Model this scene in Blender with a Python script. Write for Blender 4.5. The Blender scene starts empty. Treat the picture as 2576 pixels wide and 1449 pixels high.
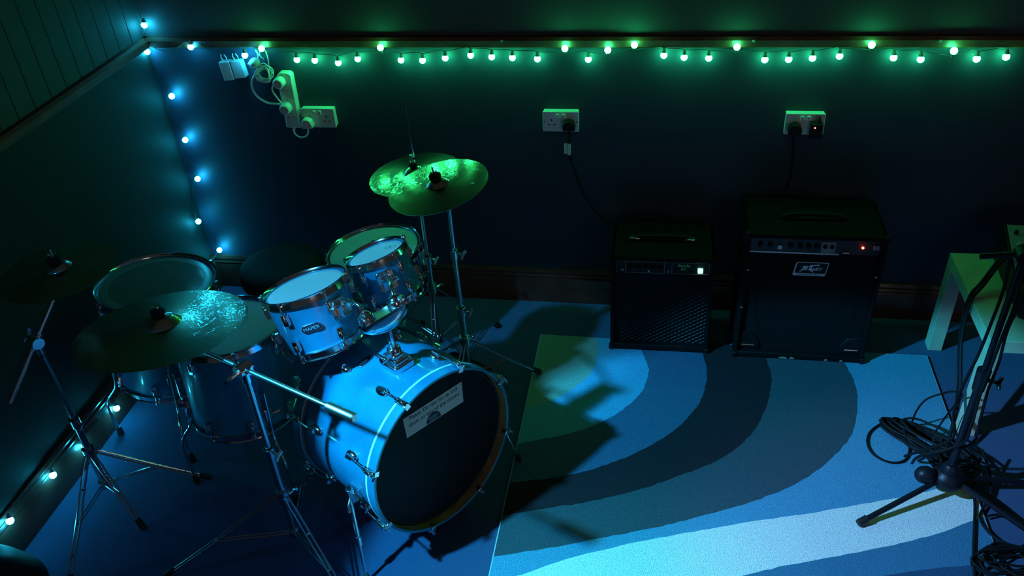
import bpy, math, random
from mathutils import Matrix, Vector
random.seed(4)
S = bpy.context.scene
COL = S.collection
PI = math.pi

# ------------------------------------------------------------------ camera, world, lights, exposure
F = 2143.75
CAM_E = (0.9547, 0.0582, 0.1615)
CAM_P = Vector((2.143, -3.2021, 2.3611))
cd = bpy.data.cameras.new('camera'); cam = bpy.data.objects.new('camera', cd); COL.objects.link(cam)
cam.location = CAM_P; cam.rotation_euler = CAM_E
cd.sensor_width = 36; cd.lens = F * 36 / 2576; cd.clip_start = .05
S.camera = cam
S.view_settings.view_transform = 'Standard'; S.view_settings.look = 'None'
S.view_settings.gamma = 1; S.view_settings.use_curve_mapping = False
S.view_settings.exposure = 0.0
w = bpy.data.worlds.new('world'); S.world = w; w.use_nodes = True
w.node_tree.nodes['Background'].inputs[0].default_value = (.9, .95, .95, 1)
w.node_tree.nodes['Background'].inputs[1].default_value = .017

def spot(name, loc, target, col, power, ang, blend, r):
    l = bpy.data.lights.new(name, 'SPOT'); l.color = col; l.energy = power
    l.spot_size = math.radians(ang); l.spot_blend = blend; l.shadow_soft_size = r
    o = bpy.data.objects.new(name, l); COL.objects.link(o); o.location = loc
    o.rotation_euler = (Vector(target) - Vector(loc)).to_track_quat('-Z', 'Y').to_euler()
    return o
# party light high on the left wall: a wide blue lens over the rug, one over the toms and a lilac one to the right
spot('blue_stage_light', (.10, -2.33, 2.52), (2.35, -1.45, 0), (.03, .56, 1.0), 830, 36, .16, .05)
spot('cyan_stage_light', (.13, -2.36, 2.52), (1.12, -1.06, .80), (.06, .56, 1.0), 290, 15.5, .6, .045)
spot('aqua_stage_light', (.12, -2.30, 2.54), (1.95, -1.60, 0), (.20, .80, .45), 190, 22, 1.0, .05)
spot('lilac_stage_light', (.07, -2.32, 2.52), (3.0, -1.15, 0), (.75, .25, 1.0), 200, 20, 1.0, .05)
spot('dim_blue_fill_light', (.10, -2.30, 2.55), (.85, -1.70, 0), (.0, .32, 1.0), 13, 60, .6, .05)  # extra wide fill, added to bring dim blue onto the left floor
# faint light of the rest of the room, low behind the viewer
al = bpy.data.lights.new('room_light', 'AREA'); al.shape = 'RECTANGLE'; al.size = .9; al.size_y = 1.2; al.energy = 3.6; al.color = (1.0, .95, .90)
ao = bpy.data.objects.new('room_light', al); COL.objects.link(ao); ao.location = (3.7, -4.3, 1.3)
ao.rotation_euler = (Vector((2.0, 0, .8)) - Vector((3.7, -4.3, 1.3))).to_track_quat('-Z', 'Y').to_euler()

# ------------------------------------------------------------------ helpers
RC = None
def wp(px, py, axis, val):
    """the point where the sight line through pixel (px,py) of the 2576x1449 frame meets the plane axis = val"""
    global RC
    if RC is None:
        from mathutils import Euler
        RC = Euler(CAM_E, 'XYZ').to_matrix()
    d = RC @ Vector(((px - 1288) / F, -(py - 724.5) / F, -1))
    t = (val - CAM_P[axis]) / d[axis]
    return CAM_P + d * t

class MB:
    def __init__(s): s.v = []; s.f = []; s.m = []
    def add(s, vs, fs, M=None, mi=0):
        b = len(s.v)
        s.v += [(M @ Vector(p)) if M is not None else Vector(p) for p in vs]
        s.f += [tuple(i + b for i in f) for f in fs]; s.m += [mi] * len(fs)
        return s
    def box(s, c, d, M=None, mi=0):
        x, y, z = c; a, b, e = d[0] / 2, d[1] / 2, d[2] / 2
        vs = [(x + i * a, y + j * b, z + k * e) for i in (-1, 1) for j in (-1, 1) for k in (-1, 1)]
        return s.add(vs, [(0, 1, 3, 2), (4, 6, 7, 5), (0, 4, 5, 1), (2, 3, 7, 6), (0, 2, 6, 4), (1, 5, 7, 3)], M, mi)
    def tube(s, pts, r, seg=10, M=None, mi=0, closed=False):
        P = [Vector(p) for p in pts]; n = len(P)
        rr = r if isinstance(r, (list, tuple)) else [r] * n
        vs = []; up = None
        for i in range(n):
            if closed: t = P[(i + 1) % n] - P[i - 1]
            else: t = P[min(i + 1, n - 1)] - P[max(i - 1, 0)]
            t = t.normalized() if t.length > 1e-9 else Vector((0, 0, 1))
            if up is None: up = t.orthogonal().normalized()
            up = (up - t * up.dot(t))
            up = up.normalized() if up.length > 1e-6 else t.orthogonal().normalized()
            q = t.cross(up)
            for k in range(seg):
                a = 2 * PI * k / seg
                vs.append(P[i] + (up * math.cos(a) + q * math.sin(a)) * rr[i])
        fs = []
        for i in range(n if closed else n - 1):
            j = (i + 1) % n
            for k in range(seg):
                l = (k + 1) % seg
                fs.append((i * seg + k, i * seg + l, j * seg + l, j * seg + k))
        if not closed: fs += [tuple(range(seg))[::-1], tuple(range((n - 1) * seg, n * seg))]
        return s.add(vs, fs, M, mi)
    def lathe(s, prof, seg=64, M=None, mi=0, closed=False):
        vs = []; fs = []; n = len(prof)
        for k in range(seg):
            a = 2 * PI * k / seg
            for r, z in prof: vs.append((r * math.cos(a), r * math.sin(a), z))
        for k in range(seg):
            l = (k + 1) % seg
            for i in range(n if closed else n - 1):
                j = (i + 1) % n
                fs.append((k * n + i, l * n + i, l * n + j, k * n + j))
        return s.add(vs, fs, M, mi)
    def disc(s, r, z, seg=64, M=None, mi=0):
        return s.add([(r * math.cos(2 * PI * k / seg), r * math.sin(2 * PI * k / seg), z) for k in range(seg)], [tuple(range(seg))], M, mi)
    def prism(s, poly, z0, z1, M=None, mi=0):
        n = len(poly)
        vs = [(x, y, z0) for x, y in poly] + [(x, y, z1) for x, y in poly]
        fs = [tuple(range(n))[::-1], tuple(range(n, 2 * n))] + [(i, (i + 1) % n, (i + 1) % n + n, i + n) for i in range(n)]
        return s.add(vs, fs, M, mi)
    def ball(s, c, r, M=None, mi=0, seg=16, ring=10):
        r = r if isinstance(r, (list, tuple)) else (r, r, r)
        vs = []; fs = []
        for i in range(ring + 1):
            p = PI * i / ring
            for k in range(seg):
                a = 2 * PI * k / seg
                vs.append((c[0] + r[0] * math.sin(p) * math.cos(a), c[1] + r[1] * math.sin(p) * math.sin(a), c[2] + r[2] * math.cos(p)))
        for i in range(ring):
            for k in range(seg):
                l = (k + 1) % seg
                fs.append((i * seg + k, (i + 1) * seg + k, (i + 1) * seg + l, i * seg + l))
        return s.add(vs, fs, M, mi)
    def build(s, name, mat, parent=None, bev=0, sharp=35, seg=2):
        me = bpy.data.meshes.new(name)
        me.from_pydata([tuple(v) for v in s.v], [], s.f)
        for m in (mat if isinstance(mat, (list, tuple)) else [mat]): me.materials.append(m)
        me.polygons.foreach_set('material_index', s.m)
        me.polygons.foreach_set('use_smooth', [True] * len(me.polygons))
        me.update(); me.set_sharp_from_angle(angle=math.radians(sharp))
        o = bpy.data.objects.new(name, me); COL.objects.link(o)
        if parent: o.parent = parent
        if bev:
            b = o.modifiers.new('bevel', 'BEVEL'); b.width = bev; b.segments = seg; b.limit_method = 'ANGLE'; b.harden_normals = False
        return o

def tag(o, label=None, cat=None, group=None, kind=None):
    if label: o['label'] = label
    if cat: o['category'] = cat
    if group: o['group'] = group
    if kind: o['kind'] = kind
    return o
def thing(name, M, label, cat, group=None):
    o = bpy.data.objects.new(name, None); COL.objects.link(o); o.empty_display_size = .05
    o.matrix_world = M if isinstance(M, Matrix) else Matrix.Translation(Vector(M))
    return tag(o, label, cat, group)
def frame(n, loc=(0, 0, 0), xref=None):
    """matrix whose z axis is n"""
    n = Vector(n).normalized()
    x = Vector(xref) if xref is not None else Vector((1, 0, 0))
    x = (x - n * x.dot(n)).normalized(); y = n.cross(x)
    M = Matrix((x, y, n)).transposed().to_4x4(); M.translation = Vector(loc); return M
T = lambda *p: Matrix.Translation(Vector(p))
RX = lambda a: Matrix.Rotation(math.radians(a), 4, 'X')
RY = lambda a: Matrix.Rotation(math.radians(a), 4, 'Y')
RZ = lambda a: Matrix.Rotation(math.radians(a), 4, 'Z')
def smooth(pts, n=8, closed=False):
    P = [Vector(p) for p in pts]; out = []
    m = len(P)
    for i in range(m if closed else m - 1):
        a = P[(i - 1) % m] if closed or i > 0 else P[0]
        b = P[i]; c = P[(i + 1) % m]; d = P[(i + 2) % m] if closed or i + 2 < m else P[-1]
        for k in range(n):
            t = k / n
            out.append(.5 * ((2 * b) + (c - a) * t + (2 * a - 5 * b + 4 * c - d) * t * t + (3 * b - a - 3 * c + d) * t ** 3))
    if not closed: out.append(P[-1])
    return out
def rrect(wd, h, r, n=5):
    o = []
    for cx, cy, a0 in ((wd / 2 - r, h / 2 - r, 0), (-wd / 2 + r, h / 2 - r, 90), (-wd / 2 + r, -h / 2 + r, 180), (wd / 2 - r, -h / 2 + r, 270)):
        for k in range(n + 1):
            a = math.radians(a0 + 90 * k / n); o.append((cx + r * math.cos(a), cy + r * math.sin(a)))
    return o
def text(name, s, size, M, mat, parent, ext=.0004, ax='CENTER', sx=1.0, shear=0):
    c = bpy.data.curves.new(name, 'FONT'); c.body = s; c.size = size; c.extrude = ext
    c.align_x = ax; c.align_y = 'CENTER'; c.shear = shear
    t = bpy.data.objects.new(name + '_tmp', c); COL.objects.link(t)
    dg = bpy.context.evaluated_depsgraph_get(); dg.update()
    me = bpy.data.meshes.new_from_object(t.evaluated_get(dg)); me.name = name
    bpy.data.objects.remove(t)
    me.materials.clear(); me.materials.append(mat)
    me.transform(M @ Matrix.Diagonal((sx, 1, 1, 1)))
    o = bpy.data.objects.new(name, me); COL.objects.link(o)
    if parent: o.parent = parent
    return o

# ------------------------------------------------------------------ materials
def mat(name, col, rough=.5, metal=0., spec=.5, coat=0., noise=0., nscale=20., bump=0., bscale=60., emis=None, estr=0., aniso=0., detail=3., trans=0., coord='Object'):
    m = bpy.data.materials.new(name); m.use_nodes = True
    nt = m.node_tree; b = nt.nodes['Principled BSDF']
    b.inputs['Base Color'].default_value = (*col, 1); b.inputs['Roughness'].default_value = rough
    b.inputs['Metallic'].default_value = metal; b.inputs['Specular IOR Level'].default_value = spec
    if coat: b.inputs['Coat Weight'].default_value = coat; b.inputs['Coat Roughness'].default_value = .08
    if trans: b.inputs['Transmission Weight'].default_value = trans
    if emis: b.inputs['Emission Color'].default_value = (*emis, 1); b.inputs['Emission Strength'].default_value = estr
    tc = nt.nodes.new('ShaderNodeTexCoord')
    if noise:
        n = nt.nodes.new('ShaderNodeTexNoise'); n.inputs['Scale'].default_value = nscale; n.inputs['Detail'].default_value = detail
        nt.links.new(tc.outputs[coord], n.inputs['Vector'])
        mr = nt.nodes.new('ShaderNodeMapRange'); mr.inputs['From Min'].default_value = .3; mr.inputs['From Max'].default_value = .7
        mr.inputs['To Min'].default_value = 1 - noise; mr.inputs['To Max'].default_value = 1 + noise
        nt.links.new(n.outputs['Fac'], mr.inputs['Value'])
        mx = nt.nodes.new('ShaderNodeVectorMath'); mx.operation = 'SCALE'; mx.inputs[0].default_value = col
        nt.links.new(mr.outputs[0], mx.inputs['Scale']); nt.links.new(mx.outputs[0], b.inputs['Base Color'])
    if bump:
        n2 = nt.nodes.new('ShaderNodeTexNoise'); n2.inputs['Scale'].default_value = bscale; n2.inputs['Detail'].default_value = 4
        nt.links.new(tc.outputs[coord], n2.inputs['Vector'])
        bp = nt.nodes.new('ShaderNodeBump'); bp.inputs['Strength'].default_value = bump; bp.inputs['Distance'].default_value = .004
        nt.links.new(n2.outputs['Fac'], bp.inputs['Height']); nt.links.new(bp.outputs[0], b.inputs['Normal'])
    if aniso:
        b.inputs['Anisotropic'].default_value = aniso
        tg = nt.nodes.new('ShaderNodeTangent'); tg.direction_type = 'RADIAL'; tg.axis = 'Z'
        nt.links.new(tg.outputs[0], b.inputs['Tangent'])
    return m
M_ = {}
M_['wall'] = mat('navy wall paint', (.030, .050, .085), .6, noise=.08, nscale=3, bump=.12, bscale=140, spec=.3)
M_['wall_up'] = mat('pale plaster', (.085, .10, .105), .85, noise=.06, nscale=2, bump=.1, bscale=90, spec=.2)
M_['boards'] = mat('painted matchboard', (.034, .050, .046), .7, noise=.08, nscale=5)
M_['rail'] = mat('varnished mahogany', (.15, .045, .022), .4, noise=.3, nscale=14, bump=.05)
M_['skirt'] = mat('dark red brown gloss', (.11, .030, .020), .3, noise=.2, nscale=10)
M_['carpet'] = mat('blue grey carpet', (.032, .068, .16), .95, noise=.35, nscale=320, bump=.8, bscale=420, spec=.1)
M_['carpet'].node_tree.nodes['Principled BSDF'].inputs['Sheen Weight'].default_value = .2
M_['chrome'] = mat('chrome', (.80, .80, .82), .15, 1.)
M_['chrome_dull'] = mat('worn chrome', (.55, .55, .58), .24, 1., bump=.05, bscale=40)
M_['satin'] = mat('satin chrome', (.75, .75, .78), .32, 1.)
M_['steel'] = mat('snare shell steel', (.5, .5, .52), .18, 1.)
M_['shell'] = mat('blue stained wood shell', (.006, .22, .41), .34, coat=.6, noise=.22, nscale=9)
M_['inlay'] = mat('white hoop inlay', (.85, .85, .85), .3, coat=.5)
M_['hoopwood'] = mat('maple inside of hoop', (.42, .25, .09), .5, noise=.25, nscale=30)
M_['head_white'] = mat('coated white head', (.62, .64, .64), .45, noise=.03, nscale=8, bump=.03, bscale=300)
M_['head_clear'] = mat('clear oil head', (.10, .13, .13), .12, noise=.06, nscale=6)
M_['head_ring'] = mat('clear head damping ring', (.16, .20, .20), .2)
M_['head_black'] = mat('black front head', (.006, .006, .009), .5, noise=.1, nscale=7, spec=.15)
M_['felt'] = mat('black felt', (.008, .008, .009), .95, bump=.3, bscale=300)
M_['rubber'] = mat('black rubber', (.012, .012, .013), .6)
M_['bronze'] = mat('cymbal bronze', (.46, .42, .27), .25, 1., aniso=.7, bump=.06, bscale=90, coat=1.)
M_['bronze'].node_tree.nodes['Principled BSDF'].inputs['Coat IOR'].default_value = 1.9
M_['bronze'].node_tree.nodes['Principled BSDF'].inputs['Coat Roughness'].default_value = .07
_nt = M_['bronze'].node_tree; _b = _nt.nodes['Principled BSDF']
_tc = _nt.nodes.new('ShaderNodeTexCoord'); _n = _nt.nodes.new('ShaderNodeTexNoise'); _n.inputs['Scale'].default_value = 38; _n.inputs['Detail'].default_value = 3; _n.inputs['Distortion'].default_value = 1.2
_bp = _nt.nodes.new('ShaderNodeBump'); _bp.inputs['Strength'].default_value = .35; _bp.inputs['Distance'].default_value = .004
_nt.links.new(_tc.outputs['Object'], _n.inputs['Vector']); _nt.links.new(_n.outputs['Fac'], _bp.inputs['Height']); _nt.links.new(_bp.outputs[0], _b.inputs['Coat Normal'])
M_['vinyl'] = mat('black vinyl', (.008, .008, .010), .6, spec=.18, bump=.3, bscale=200)
M_['tolex'] = mat('black amplifier vinyl', (.006, .0065, .007), .55, spec=.08, bump=.5, bscale=260)
M_['cloth'] = mat('black grille cloth', (.007, .008, .009), .8, spec=.1, noise=.3, nscale=300, bump=.4, bscale=350)
M_['pan'] = mat('brushed dark panel', (.022, .026, .026), .4, .3)
M_['silver'] = mat('silver badge trim', (.6, .62, .65), .35, .3)
M_['whiteplastic'] = mat('white plastic', (.80, .82, .80), .35)
M_['blackplastic'] = mat('black plastic', (.007, .007, .008), .45, spec=.22)
M_['birch'] = mat('birch veneer', (.62, .56, .40), .5, noise=.12, nscale=12)
M_['paper'] = mat('white paper', (.66, .70, .66), .8)
M_['ink'] = mat('black ink', (.012, .012, .02), .7)
M_['logo'] = mat('blue black logo print', (.01, .02, .06), .6)
M_['cable'] = mat('black cable jacket', (.006, .007, .008), .6, spec=.22)
M_['glowprint'] = mat('glowing green panel print', (.06, .45, .2), .5, emis=(.05, .6, .22), estr=.05)  # faint green glow put into the printed lettering itself
M_['standblack'] = mat('black stand paint', (.008, .009, .014), .42, .0, spec=.3)
M_['grey'] = mat('grey plastic', (.22, .24, .24), .5)
def glow(name, col, st):
    m = bpy.data.materials.new(name); m.use_nodes = True; nt = m.node_tree
    nt.nodes.remove(nt.nodes['Principled BSDF'])
    e = nt.nodes.new('ShaderNodeEmission'); e.inputs[0].default_value = (*col, 1); e.inputs[1].default_value = st
    nt.links.new(e.outputs[0], nt.nodes['Material Output'].inputs[0]); return m
M_['wire'] = mat('dark green wire', (.02, .06, .05), .4)
M_['led_green'] = glow('green fairy bulb', (.03, 1.0, .30), 60)
M_['led_cyan'] = glow('cyan fairy bulb', (.02, .60, 1.0), 105)
M_['led_red'] = glow('red pilot lamp', (1.0, .05, .03), 25)
M_['led_switch'] = glow('lit green switch', (.25, 1.0, .5), 3)
# grille: expanded metal mesh
def meshmat():
    m = mat('black diamond mesh grille', (.005, .005, .007), .45, .0, spec=.25); nt = m.node_tree; b = nt.nodes['Principled BSDF']
    tc = nt.nodes.new('ShaderNodeTexCoord'); mp = nt.nodes.new('ShaderNodeMapping'); mp.inputs['Rotation'].default_value = (0, math.radians(45), 0)
    mp.inputs['Scale'].default_value = (150, 150, 230)
    vo = nt.nodes.new('ShaderNodeTexChecker'); vo.inputs['Scale'].default_value = 1
    nt.links.new(tc.outputs['Object'], mp.inputs[0])
    sx = nt.nodes.new('ShaderNodeSeparateXYZ'); nt.links.new(mp.outputs[0], sx.inputs[0])
    ws = []
    for k in (0, 2):
        a = nt.nodes.new('ShaderNodeMath'); a.operation = 'SINE'; nt.links.new(sx.outputs[k], a.inputs[0])
        c = nt.nodes.new('ShaderNodeMath'); c.operation = 'ABSOLUTE'; nt.links.new(a.outputs[0], c.inputs[0]); ws.append(c)
    mn = nt.nodes.new('ShaderNodeMath'); mn.operation = 'MINIMUM'
    nt.links.new(ws[0].outputs[0], mn.inputs[0]); nt.links.new(ws[1].outputs[0], mn.inputs[1])
    bp = nt.nodes.new('ShaderNodeBump'); bp.inputs['Strength'].default_value = 1; bp.inputs['Distance'].default_value = .006; bp.invert = True
    nt.links.new(mn.outputs[0], bp.inputs['Height']); nt.links.new(bp.outputs[0], b.inputs['Normal'])
    nt.nodes.remove(vo)
    return m
M_['mesh'] = meshmat()

# ------------------------------------------------------------------ room
RAIL0, RAIL1 = 1.212, 1.256
def struct(name, mb, m, bev=0): return tag(mb.build(name, m, None, bev), kind='structure')
struct('floor', MB().box((2.6, -1.9, -.05), (5.8, 4.4, .1)), M_['carpet'])
wb = MB().box((2.65, .05, RAIL0 / 2), (5.5, .1, RAIL0)); struct('wall_back', wb, M_['wall'])
struct('wall_back_upper', MB().box((2.65, .05, (RAIL0 + 2.6) / 2), (5.5, .1, 2.6 - RAIL0)), M_['wall_up'])
struct('wall_left', MB().box((-.05, -1.95, RAIL0 / 2), (.1, 4.1, RAIL0)), mat('dark green grey wall paint', (.018, .036, .034), .7, noise=.08, nscale=3, bump=.12, bscale=140, spec=.2))  # left wall, toned darker and greener than the navy back wall
bl = MB()
for k in range(46):
    y = .0 - .0925 * (k + .5)
    bl.box((-.052, y, (RAIL0 + 2.6) / 2), (.104, .0905, 2.6 - RAIL0)); 
bl.box((-.058, -2.1, (RAIL0 + 2.6) / 2), (.1, 4.25, 2.6 - RAIL0))
struct('wall_left_upper', bl, M_['boards'], .002)
def molding(prof, along, a0, a1):
    """profile (out,z) swept along the back wall ('x') or left wall ('y')"""
    mb = MB(); n = len(prof); vs = []
    for a in (a0, a1):
        for o, z in prof: vs.append((a, -o, z) if along == 'x' else (o, a, z))
    fs = [(i, (i + 1) % n, (i + 1) % n + n, i + n) for i in range(n)] + [tuple(range(n)), tuple(range(n, 2 * n))]
    return mb.add(vs, fs)
railp = [(-.004, RAIL0), (.018, RAIL0), (.026, RAIL0 + .006), (.028, RAIL0 + .032), (.020, RAIL1), (-.004, RAIL1)]
struct('trim_1', molding(railp, 'x', 0, 5.4), M_['rail'])
struct('trim_2', molding(railp, 'y', 0, -4.0), M_['rail'])
skp = [(-.004, -.002), (.024, -.002), (.024, .125), (.020, .133), (.022, .141), (.016, .152), (.018, .160), (.012, .174), (-.004, .175)]
struct('baseboard_back', molding(skp, 'x', 0, 5.4), M_['skirt'])
struct('baseboard_left', molding(skp, 'y', 0, -4.0), M_['skirt'])
for i, px in enumerate((1262, 1897, 2365)):
    p = wp(px, 103, 1, -.028)
    r = MB().lathe([(0, .002), (.004, .002), (.006, 0)], 16, frame((0, -1, 0), p)).build('screw_cap', M_['grey'])
    tag(r, 'small screw head set in the wooden wall rail, ' + ('leftmost of three', 'middle one of three', 'rightmost of three')[i], 'screw', 'screws in the wooden rail')

# ------------------------------------------------------------------ rug
def fl(l): return [Vector((x, y)) for x, y in l]
B1 = fl([(1.905, -.285), (1.916, -.372), (1.907, -.494), (1.879, -.561), (1.82, -.641), (1.745, -.715), (1.66, -.757)])
B2 = fl([(2.085, -.285), (2.11, -.381), (2.134, -.459), (2.133, -.536), (2.107, -.625), (2.062, -.701), (1.987, -.784), (1.914, -.84), (1.82, -.89), (1.66, -.95)])
B3 = fl([(2.345, -.285), (2.362, -.372), (2.372, -.462), (2.366, -.551), (2.341, -.65), (2.3, -.735), (2.224, -.843), (2.12, -.939), (2.018, -1.011), (1.904, -1.073), (1.79, -1.112), (1.66, -1.15)])
B4 = fl([(2.595, -.285), (2.619, -.381), (2.628, -.476), (2.606, -.612), (2.552, -.765), (2.478, -.88), (2.38, -.972), (2.27, -1.043), (2.127, -1.126), (1.987, -1.189), (1.848, -1.236), (1.66, -1.297)])
B5 = fl([(2.90, -.285), (2.934, -.39), (2.95, -.494), (2.939, -.614), (2.903, -.751), (2.845, -.851), (2.744, -.972), (2.622, -1.071), (2.478, -1.156), (2.339, -1.221), (2.202, -1.28), (2.067, -1.33), (1.934, -1.379), (1.801, -1.424), (1.66, -1.468)])
B6 = fl([(3.26, -.962), (3.103, -1.027), (2.96, -1.079), (2.749, -1.152), (2.542, -1.215), (2.338, -1.282), (2.136, -1.352), (1.939, -1.432), (1.807, -1.5), (1.66, -1.585)])
B7 = fl([(3.26, -1.118), (3.227, -1.137), (3.061, -1.223), (2.857, -1.304), (2.658, -1.371), (2.508, -1.428), (2.3, -1.52), (2.0, -1.68), (1.66, -1.9)])
B8 = fl([(3.26, -1.30), (3.193, -1.315), (2.936, -1.382), (2.6, -1.50), (2.2, -1.70), (1.66, -2.15)])
XL, XR, YT, YB = 1.66, 3.26, -.285, -2.55
ZR = .012
def dens(l, n=7):
    r = smooth([Vector((p.x, p.y, 0)) for p in l], n)
    out = []
    for i, p in enumerate(r):
        j = .0022 if 0 < i < len(r) - 1 else 0
        out.append((min(max(p.x + random.uniform(-j, j), XL), XR), min(max(p.y + random.uniform(-j, j), YB), YT)))
    return out
bs = [dens(b) for b in (B1, B2, B3, B4, B5, B6, B7, B8)]
rugcols = [(.27, .34, .29), (.10, .34, .54), (.06, .11, .19), (.030, .018, .024), (.055, .085, .105), (.10, .32, .48), (.88, .84, .78), (.06, .20, .32), (.03, .09, .17)]
rm = []
for i, c in enumerate(rugcols):
    m = mat('rug wool band %d' % (i + 1), c, .95, noise=.28, nscale=260, bump=1., bscale=330, spec=.15)
    rm.append(m)
polys = [[(XL, YT)] + bs[0]]
for k in range(4): polys.append(bs[k] + bs[k + 1][::-1])
polys.append(bs[4] + bs[5][::-1] + [(XR, YT)])
polys.append(bs[5] + bs[6][::-1]); polys.append(bs[6] + bs[7][::-1]); polys.append(bs[7] + [(XL, YB), (XR, YB)])
rug = MB()
for i, p in enumerate(polys):
    rug.add([(x, y, ZR) for x, y in p], [tuple(range(len(p)))], None, i)
ro = rug.build('rug', rm)
ro_ = ro
tag(ro, 'large rug woven in curved blue, grey, dark and white bands', 'rug')
MB().tube([(XL, YT, .006), (XR, YT, .006), (XR, YB, .006), (XL, YB, .006)], .0065, 8, closed=True).build('rug_binding', mat('pale rug binding', (.45, .48, .5), .7), ro)

# ------------------------------------------------------------------ wall sockets, plugs, fairy lights
def socket(x0, z0, label, name='wall_socket'):
    t = thing(name, (x0 + .073, 0, z0 - .086), label, 'socket', 'double wall sockets')
    MB().box((0, -.014, .043), (.142, .028, .082)).build('back_box', M_['whiteplastic'], t, .003)
    MB().prism(rrect(.147, .087, .005), 0, .009, T(0, -.026, .043) @ RX(90)).build('face_plate', M_['whiteplastic'], t, .002)
    for s in (-1, 1):
        MB().box((s * .012, -.037, .068), (.012, .006, .018)).build('switch', M_['whiteplastic'], t, .0015)
        h = MB()
        h.box((s * .037, -.0355, .050), (.0045, .001, .009)); h.box((s * .037 - .011, -.0355, .030), (.0075, .001, .0045)); h.box((s * .037 + .011, -.0355, .030), (.0075, .001, .0045))
        h.build('pin_holes', M_['blackplastic'], t)
    for s in (-1, 1):
        MB().lathe([(0, .0015), (.003, .001), (.004, 0)], 12, T(s * .0665, -.035, .043) @ RX(90)).build('screw', M_['grey'], t)
    return t
S1 = socket(.637, .958, 'white double wall socket beside the white extension strip, one white plug in it')
S2 = socket(1.668, .957, 'white double wall socket above the small amplifier with one black plug')
S3 = socket(2.611, .9606, 'white double wall socket with black plug and black charger glowing red')
def plug(x, z, label, m, cable=None, cr=.0035, name='mains_plug', y=-.036, sc=1.0):
    t = thing(name, (x, y, z), label, 'plug')
    poly = [(-.024, -.018), (.024, -.018), (.026, -.002), (.020, .016), (.008, .024), (-.008, .024), (-.020, .016), (-.026, -.002)]
    poly = [(a * sc, b * sc) for a, b in poly]
    MB().prism(poly, 0, .034, RX(90)).build('plug_body', m, t, .004)
    if cable: MB().tube(smooth([Vector(p) - Vector((x, y, z)) for p in cable], 10), cr, 8).build('cable', m if m is not M_['blackplastic'] else M_['cable'], t)
    return t
plug(.665, .898, 'white plug on the left side of the socket beside the extension strip', M_['whiteplastic'],
     [(.665, -.055, .885), (.662, -.058, .86), (.645, -.05, .838), (.615, -.045, .830), (.592, -.04, .845), (.588, -.035, .870)], .0038)
c2 = [Vector((1.775, -.055, .888))] + [wp(a, b, 1, -.012) for a, b in ((1433, 345), (1432, 385), (1444, 425), (1462, 475), (1492, 525), (1540, 572))] + [Vector((2.03, -.03, .32))]
plug(1.776, .905, 'black mains plug on the middle socket, its cable hanging to the small amplifier', M_['blackplastic'], c2)
c3 = [Vector((2.648, -.055, .890))] + [wp(a, b, 1, -.014) for a, b in ((1996, 350), (1995, 395), (1990, 440), (1978, 480), (1972, 505))] + [Vector((2.60, -.03, .42))]
plug(2.648, .905, 'black mains plug left of the charger, its cable hanging to the large amplifier', M_['blackplastic'], c3)
ch = thing('usb_charger', (2.726, -.036, .908), 'black phone charger with a glowing red lamp in the right socket', 'charger')
MB().box((0, -.018, -.004), (.045, .036, .062)).build('charger_body', M_['blackplastic'], ch, .006)
MB().tube([(.006, -.026, .028), (.006, -.024, .040), (.007, -.02, .052)], [.007, .005, .003], 8).build('connector', M_['blackplastic'], ch)
MB().ball((-.008, -.036, .012), .0028).build('pilot_light', M_['led_red'], ch)
ct = wp(1427, 372, 1, 0)
tg_ = thing('cable_tag', (ct.x, 0, ct.z), 'small white tag on the wall holding the cable below the middle socket', 'tag')
MB().box((-.006, -.006, 0), (.013, .012, .044)).build('tag_plate', M_['whiteplastic'], tg_, .001)
MB().box((.009, -.009, -.002), (.012, .018, .046)).build('cable_clip', M_['whiteplastic'], tg_, .001)

# extension strip with coiled lead and two plugs
ex = thing('extension_strip', T(.590, 0, .868), 'white four way extension strip fixed upright on the wall', 'extension lead')
exM = RY(1.5)
MB().prism([(-.030, 0), (.030, 0), (.032, .006), (.032, .236), (.022, .246), (-.018, .246), (-.032, .232), (-.032, .006)], 0, .036, exM @ RX(90)).build('strip_body', M_['whiteplastic'], ex, .004)
for zz in (.06, .12, .18, .225):
    h = MB(); h.box((0, -.0365, zz + .01), (.004, .001, .008)); h.box((-.010, -.0365, zz - .010), (.007, .001, .004)); h.box((.010, -.0365, zz - .010), (.007, .001, .004))
    h.build('pin_holes', M_['grey'], ex)
MB().tube(smooth([(0, -.02, 0), (-.004, -.03, -.02), (.0, -.03, -.035)], 6), .004, 8).build('strain_relief', M_['whiteplastic'], ex)
def rplug(x, z, label):
    t = thing('round_plug', (x, -.037, z), label, 'plug', 'round white plugs in the extension strip')
    MB().lathe([(0, .034), (.018, .034), (.023, .028), (.024, 0), (0, 0)], 28, RX(90)).build('plug_body', M_['whiteplastic'], t)
    return t
a = rplug(.578, 1.078, 'round white plug at the top of the extension strip')
MB().tube(smooth([(-.02, -.018, 0), (-.035, -.02, -.03), (-.015, -.02, -.075), (.006, -.008, -.12)], 8), .0035, 8).build('cable', M_['whiteplastic'], a)
b = rplug(.582, .964, 'round white plug half way down the extension strip')
loop = [wp(p, q, 1, -.05) - Vector((.582, -.037, .964)) for p, q in ((716, 268), (700, 262), (672, 258), (645, 240), (633, 212), (640, 190), (655, 178))]
MB().tube(smooth(loop, 10), .0045, 8).build('cable', M_['whiteplastic'], b)
co = thing('cable_coil', wp(665, 190, 1, -.05), 'bundle of coiled white cable hanging between the adapters and the strip', 'cable')
cm = MB()
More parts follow.
